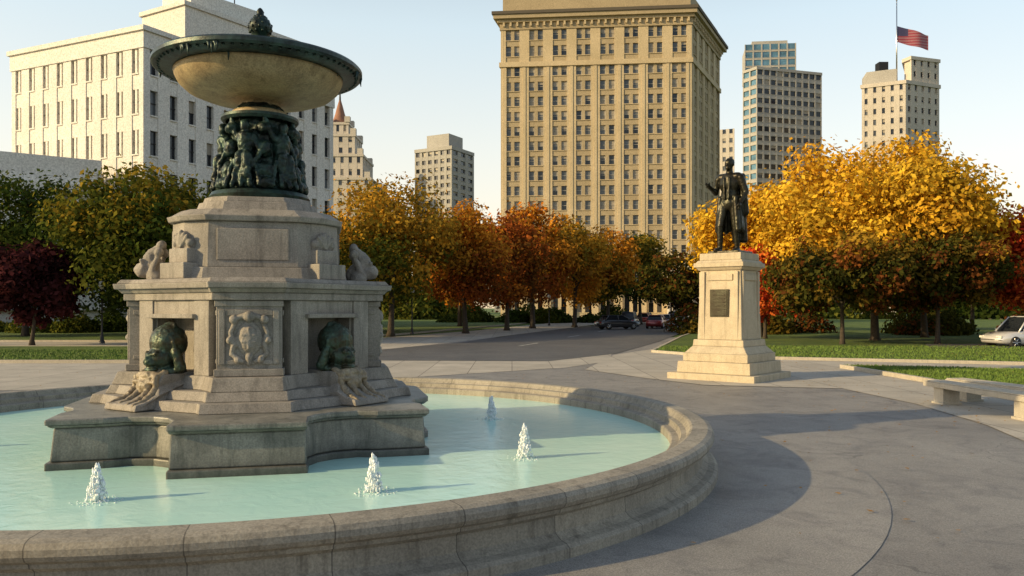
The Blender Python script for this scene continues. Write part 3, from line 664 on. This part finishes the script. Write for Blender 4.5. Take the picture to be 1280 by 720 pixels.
b=MB(); cx,cy=-64.5,300
for h,w_,z in ((48,28,0),(9,21,48.01),(8,14,57.02),(5,8,65.03)):
    q=[(cx-w_/2,cy-w_/2),(cx+w_/2,cy-w_/2),(cx+w_/2,cy+w_/2),(cx-w_/2,cy+w_/2)]
    rr=max(1,int(h/3.6)); facade(b,q[0],q[1],z,z+h,rr,max(3,int(w_/3)),.4,.5,.4,False,0,0,mull=False); facade(b,q[1],q[2],z,z+h,rr,max(3,int(w_/3)),.4,.5,.4,False,0,0,mull=False)
    b.prism(offs(q,-.5),z,z+h,0); b.prism(offs(q,.3),z+h+.011,z+h+.9,0)
    for sx in (-1,1):
        for sy in (-1,1): b.prism([(cx+sx*w_*.45-1,cy+sy*w_*.45-1),(cx+sx*w_*.45+1,cy+sy*w_*.45-1),(cx+sx*w_*.45+1,cy+sy*w_*.45+1),(cx+sx*w_*.45-1,cy+sy*w_*.45+1)],z+h+.9,z+h+3.0,0)
b.lathe([(3.2,70.9),(2.6,72.5),(1.8,75),(1.0,78),(.4,80)],(cx,cy,0),8,6,True); b.lathe([(.4,80),(.2,84)],(cx,cy,0),6,5,True)
b.build('ornate_spire_tower',['beige','beige','g1','g2','g3','metal','brick'])
b=MB()
q=[(86.5,300),(90,294),(117,302),(112,322)]
facade(b,q[1],q[2],0,90,26,10,.78,.55,.4,False,0,0,.15,mull=False); facade(b,q[0],q[1],0,90,26,2,.8,.6,.4,False,0,0,.1,gl=(5,5,3),mull=False)
b.prism(offs(q,-.8),0,90,0); b.prism(offs(q,.1),90.01,91,0)
q=[(89,306),(108,304),(112,318),(92,322)]; facade(b,q[0],q[1],88,103,5,6,.85,.75,.3,False,0,0,.1,gl=(5,5,5),mull=False); facade(b,q[1],q[2],88,103,5,4,.85,.75,.3,False,0,0,.1,gl=(5,5,5),mull=False)
b.prism(offs(q,-.6),91.1,103,0); b.prism(offs(q,-3),103.1,105,0)
b.build('office_tower',['grey_w','grey_w','g1','g2','g3','gb'])
b=MB(); q=[(77,305),(84,302),(85.5,306),(79,312)]; facade(b,q[0],q[1],0,70,20,3,.5,.5,.3,False,0,0,mull=False); b.prism(offs(q,-.5),0,70,0); b.build('office_tower',['beige','beige','g1','g2','g3','metal'])
b=MB()
q=[(114.5,262),(126,256),(140,262),(132,280)]
facade(b,q[0],q[1],0,74,21,5,.35,.5,.4,False,0,0,mull=False); facade(b,q[1],q[2],0,74,21,5,.4,.5,.4,False,0,0,mull=False); b.prism(offs(q,-.5),0,74,0); b.prism(offs(q,.3),74.01,75.2,0)
q2=[(128,262),(129,258.5),(140,262.2),(136,276)]; facade(b,q2[1],q2[2],75.2,82.5,2,4,.35,.5,.4,False,0,0,mull=False); b.prism(offs(q2,-.45),75.21,82.5,0); b.prism(offs(q2,.3),82.51,83.6,0)
q3=[(117,264),(125,260),(127,268),(119,272)]; b.prism(q3,75.21,80,1); b.box((122,264,81.5),(3,3,3),5)
b.build('beige_office_tower',['beige','grey_w','g1','g2','g3','metal'])
FL=empty('flag_on_pole',(126,262,75))
b=MB(); b.tube([(0,0,0),(0,0,28)],[.28,.14],8); b.ico((0,0,28.2),.4); b.build('flagpole',['chrome'],parent=FL)
mf,ntf,bf=newmat('flag_cloth'); v=coords(ntf); sx=N(ntf,'ShaderNodeSeparateXYZ'); ntf.links.new(v,sx.inputs[0])
st=mathn(ntf,'GREATER_THAN',mathn(ntf,'FRACT',mathn(ntf,'MULTIPLY',sx.outputs['Z'],1.1)),.45)
cc=mixc(ntf,st,(.30,.04,.06),(.36,.16,.18)); ca=mathn(ntf,'MULTIPLY',mathn(ntf,'LESS_THAN',sx.outputs['X'],3.6),mathn(ntf,'GREATER_THAN',sx.outputs['Z'],-3.2))
ntf.links.new(mixc(ntf,ca,cc,(.06,.05,.12)),bf.inputs['Base Color']); M['flag']=mf
b=MB(); vs=[];nx,nz=24,8
for i in range(nx+1):
    for j in range(nz+1):
        t=i/nx; vs.append((t*10.5,math.sin(t*8)*.7*t,-j/nz*5.2-t*2.8+math.sin(t*6+j*.3)*.25*t))
b.add(vs,[(i*(nz+1)+j,(i+1)*(nz+1)+j,(i+1)*(nz+1)+j+1,i*(nz+1)+j+1) for i in range(nx) for j in range(nz)],0,True)
fo=b.build('flag',['flag'],parent=FL); fo.location=(.2,0,19.5)
for i in range(16):
    x=-420+i*58+random.uniform(-10,10); y=430+random.uniform(-40,40); h=random.uniform(10,24); wd=random.uniform(30,48)
    b=MB(); q=[(x,y),(x+wd,y),(x+wd,y+25),(x,y+25)]; facade(b,q[0],q[1],0,h,max(3,int(h/4)),int(wd/5),.4,.5,.4,False,0,0,mull=False); b.prism(offs(q,-.6),0,h,0); b.prism(offs(q,.2),h+.01,h+.8,0)
    b.build('distant_building',[random.choice(['beige','grey_w','brick']),'grey_w','g1','g2','g3','metal'])
b=MB(); q=[(-62,-48),(-46,-48),(-46,-16),(-62,-16)]  # unseen block added off-frame to throw shade over the foreground
facade(b,q[1],q[2],0,21,6,10,.45,.55,.4,False,0,0,.25); b.prism(offs(q,-.6),0,21,0); b.prism(offs(q,.4),21.01,22,0)
b.build('unseen_shade_block',['brick','beige','g1','g2','g3','metal'])

# ---------------------------------------------------------------- trees
ml=bpy.data.materials.new('leaf'); ml.use_nodes=True; ntl=ml.node_tree; ntl.nodes.remove(ntl.nodes['Principled BSDF'])
at=N(ntl,'ShaderNodeAttribute'); at.attribute_name='leafcol'; df=N(ntl,'ShaderNodeBsdfDiffuse'); ntl.links.new(at.outputs['Color'],df.inputs[0])
tr=N(ntl,'ShaderNodeBsdfTranslucent'); ntl.links.new(at.outputs['Color'],tr.inputs['Color'])
mx=N(ntl,'ShaderNodeMixShader'); mx.inputs[0].default_value=.3
ntl.links.new(df.outputs[0],mx.inputs[1]); ntl.links.new(tr.outputs[0],mx.inputs[2]); ntl.links.new(mx.outputs[0],ntl.nodes['Material Output'].inputs['Surface']); M['leaf']=ml
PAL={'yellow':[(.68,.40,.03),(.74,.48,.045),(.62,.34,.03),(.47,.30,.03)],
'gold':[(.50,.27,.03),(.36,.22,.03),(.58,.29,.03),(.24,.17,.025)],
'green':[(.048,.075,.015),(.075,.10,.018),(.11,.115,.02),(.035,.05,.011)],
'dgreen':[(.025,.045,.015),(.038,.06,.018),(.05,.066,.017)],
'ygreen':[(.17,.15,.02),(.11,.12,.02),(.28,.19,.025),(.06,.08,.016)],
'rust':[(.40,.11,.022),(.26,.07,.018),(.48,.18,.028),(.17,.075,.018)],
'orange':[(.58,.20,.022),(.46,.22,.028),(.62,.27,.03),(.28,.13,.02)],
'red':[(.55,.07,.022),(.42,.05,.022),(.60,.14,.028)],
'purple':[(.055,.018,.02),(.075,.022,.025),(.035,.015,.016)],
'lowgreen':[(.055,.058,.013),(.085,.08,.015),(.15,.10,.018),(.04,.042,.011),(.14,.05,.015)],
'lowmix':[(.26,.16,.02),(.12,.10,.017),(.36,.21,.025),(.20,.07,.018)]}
PAL={k:[np.array(c) for c in v] for k,v in PAL.items()}
def tree(x,y,h,r,pal,cb=None,n=14000,ls=.17,top=None,name=None,seed=0,ry=None,tc=.42):
    rng=np.random.RandomState(seed*13+int(abs(x*7+y*3))); rd=random.Random(seed+int(x*10))
    cb=cb if cb is not None else h*.28
    cz=(h+cb)/2; rz=(h-cb)/2; ry=ry or r
    b=MB(); tr_=max(.13,h*.022)
    lean=rd.uniform(-.3,.3)
    b.tube([(0,0,-.1),(0,0,.25),(lean*.3,0,cb*.8),(lean,.1,cz),(lean*1.3,.1,h*.85)],[tr_*1.5,tr_,tr_*.8,tr_*.5,tr_*.12],8,0)
    nl=int(44+r*6); lobes=[]
    for i in range(nl):
        u=rng.normal(size=3); u/=np.linalg.norm(u)
        k=(rng.uniform(.60,.84) if i%3 else rng.uniform(.1,.5)); lr=rng.uniform(.20,.33)*min(r,rz)*1.15
        c=np.array([u[0]*k*r,u[1]*k*ry,cz+u[2]*k*rz]); lobes.append((c,lr))
        if i%3==0:
            s=rd.uniform(.5,.95)*cz; m_=(c[0]*.45,c[1]*.45,s+(c[2]-s)*.35)
            b.tube([(lean*s/h,0,s*.9),m_,tuple(c)],[tr_*.38,tr_*.22,tr_*.05],5,0)
    P=PAL[pal]; PT=PAL[top] if top else P
    w_=np.array([l[1]**2 for l in lobes]); cnt=(w_/w_.sum()*n).astype(int)
    cen=[];nor=[];col=[]
    for (c,lr),k in zip(lobes,cnt):
        if k<1: continue
        u=rng.normal(size=(k,3)); u/=np.linalg.norm(u,axis=1)[:,None]
        rad=lr*(rng.rand(k)**.4)*(1+.16*rng.normal(size=k))
        p=c+u*rad[:,None]*np.array([1.15,1.15,.85])
        p[:,2]=np.maximum(p[:,2],cb*.8+rng.rand(k)*.5)
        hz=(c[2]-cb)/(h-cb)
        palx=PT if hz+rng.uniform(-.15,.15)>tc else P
        base=palx[rng.randint(len(palx))]
        cc=base[None,:]*(.75+.5*rng.rand(k))[:,None]
        alt=rng.rand(k)<.35; idx=rng.randint(len(palx),size=k); cc[alt]=np.array(palx)[idx[alt]]*(.7+.5*rng.rand(alt.sum()))[:,None]
        cen.append(p); nn=u*.9+rng.normal(size=(k,3))*.6+np.array([0,0,.35]); nor.append(nn/np.linalg.norm(nn,axis=1)[:,None]); col.append(cc)
    cen=np.vstack(cen);nor=np.vstack(nor);col=np.vstack(col); K=len(cen)
    rv=rng.normal(size=(K,3)); ta=np.cross(nor,rv); ta/=np.linalg.norm(ta,axis=1)[:,None]; tb=np.cross(nor,ta)
    sz=ls*(.5+.9*rng.rand(K))[:,None]
    V=np.stack([cen-ta*sz,cen-tb*sz*.6,cen+ta*sz,cen+tb*sz*.6],axis=1).reshape(-1,3)
    nb=len(b.v); allv=np.vstack([np.array([tuple(v) for v in b.v]),V])
    faces=b.f+[[nb+4*i,nb+4*i+1,nb+4*i+2,nb+4*i+3] for i in range(K)]
    nm=name or ('autumn_tree' if pal not in('green','dgreen','lowgreen') else 'tree')
    me=bpy.data.meshes.new(nm); me.from_pydata(allv.tolist(),[],faces)
    me.materials.append(M['bark']); me.materials.append(M['leaf'])
    me.polygons.foreach_set('material_index',b.m+[1]*K); me.polygons.foreach_set('use_smooth',[True]*len(b.f)+[False]*K)
    ca=me.color_attributes.new('leafcol','FLOAT_COLOR','POINT')
    C=np.ones((len(allv),4)); C[nb:,:3]=np.repeat(col,4,axis=0); ca.data.foreach_set('color',C.ravel())
    ob=bpy.data.objects.new(nm,me); scene.collection.objects.link(ob); ob.location=(x,y,.08); return ob
T=[(-36.5,60,12.6,5.4,'dgreen',1.6,'green'),(-31,66,11.8,5.2,'green',1.6,None),(-22.8,49,11.2,5.8,'green',1.7,'ygreen'),(-17.0,54,10.2,4.6,'green',1.6,None),(-28.2,47,6.0,2.8,'purple',.9,None),(-25,62,10.8,5,'green',1.8,None),(-44,58,10,5,'dgreen',1.5,None),
(-17,70,10.4,5,'green',1.8,None),(-9.4,62,12.7,5.6,'ygreen',1.7,'gold'),(-4.0,69,11.4,4.5,'rust',1.8,'orange'),(-.5,78,11.6,4.6,'rust',1.8,'rust'),(2.2,86,13.6,4.8,'rust',2.0,'orange'),(7.2,92,13.0,4.8,'orange',2.1,'gold'),(12.0,100,12.4,4.9,'ygreen',2.2,'orange'),(17.0,106,12.4,4.5,'green',2.2,'ygreen'),(-13,78,12,5,'ygreen',2,'gold'),(-6,92,12.5,6,'orange',2,'gold'),(3,112,12,6,'rust',2,None),(12,122,12,6,'orange',2,None)]
for i,(x,y,h,r,p,cb,tp) in enumerate(T):
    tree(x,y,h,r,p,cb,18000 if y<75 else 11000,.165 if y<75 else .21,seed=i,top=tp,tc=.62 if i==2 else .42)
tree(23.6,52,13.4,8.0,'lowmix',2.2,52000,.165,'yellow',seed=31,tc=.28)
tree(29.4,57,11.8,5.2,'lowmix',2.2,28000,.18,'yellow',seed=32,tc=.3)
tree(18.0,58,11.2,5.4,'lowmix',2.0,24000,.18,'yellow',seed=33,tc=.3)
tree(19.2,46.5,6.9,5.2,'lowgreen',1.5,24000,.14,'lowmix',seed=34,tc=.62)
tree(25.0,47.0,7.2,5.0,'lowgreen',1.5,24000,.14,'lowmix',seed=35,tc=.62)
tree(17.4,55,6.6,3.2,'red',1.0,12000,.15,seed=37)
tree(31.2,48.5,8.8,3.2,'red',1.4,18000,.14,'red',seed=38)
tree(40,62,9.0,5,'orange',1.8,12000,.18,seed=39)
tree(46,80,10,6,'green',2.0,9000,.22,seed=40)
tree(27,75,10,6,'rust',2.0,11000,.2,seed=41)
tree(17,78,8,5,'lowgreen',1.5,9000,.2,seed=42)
for i,(x,y,h,r) in enumerate([(-25,-8,11,5),(-27,-17,11.5,5.5),(-20,-20,11,5)]): tree(x,y,h,r,'ygreen',2.5,9000,.26,seed=60+i)  # extra trees added out of view, only to soften and cast foreground shade
def mass(name,x0,x1,y0,y1,h,pal,n,ls,seed=1):
    rng=np.random.RandomState(seed); K=n; cl=[(rng.uniform(x0,x1),rng.uniform(y0,y1),rng.uniform(.35,1)*h) for _ in range(int((x1-x0)/h)+4)]
    idx=rng.randint(len(cl),size=K); u=rng.normal(size=(K,3)); u/=np.linalg.norm(u,axis=1)[:,None]; u[:,2]=abs(u[:,2])
    c=np.array(cl)[idx]; rr=h*.9
    cen=np.stack([c[:,0]+u[:,0]*rr*rng.rand(K)**.4,c[:,1]+u[:,1]*rr*.8,u[:,2]*c[:,2]*rng.rand(K)**.3],axis=1)
    P=np.array(PAL[pal]); col=P[(idx+rng.randint(0,2,size=K))%len(P)]*(.6+.6*rng.rand(K))[:,None]
    nor=u+rng.normal(size=(K,3))*.6; ta=np.cross(nor,rng.normal(size=(K,3))); ta/=np.linalg.norm(ta,axis=1)[:,None]; tb=np.cross(nor,ta); tb/=np.linalg.norm(tb,axis=1)[:,None]
    sz=ls*(.6+.8*rng.rand(K))[:,None]; V=np.stack([cen-ta*sz,cen-tb*sz*.7,cen+ta*sz,cen+tb*sz*.7],axis=1).reshape(-1,3)
    me=bpy.data.meshes.new(name); me.from_pydata(V.tolist(),[],[[4*i,4*i+1,4*i+2,4*i+3] for i in range(K)]); me.materials.append(M['leaf'])
    ca=me.color_attributes.new('leafcol','FLOAT_COLOR','POINT'); C=np.ones((len(V),4)); C[:,:3]=np.repeat(col,4,axis=0); ca.data.foreach_set('color',C.ravel())
    ob=bpy.data.objects.new(name,me); scene.collection.objects.link(ob); ob.location=(0,0,.08)
mass('shrubs',-60,-14,68,74,2.4,'green',16000,.16,1); mass('shrubs',12.8,60,62,72,2.6,'lowgreen',18000,.16,2)
mass('shrubs',-12,16,116,124,3.0,'green',9000,.25,3)
mass('distant_trees',-200,-12,150,170,11,'green',26000,.5,4); mass('distant_trees',60,230,150,180,11,'green',26000,.5,5); mass('distant_trees',-20,50,230,250,9,'green',9000,.5,6)
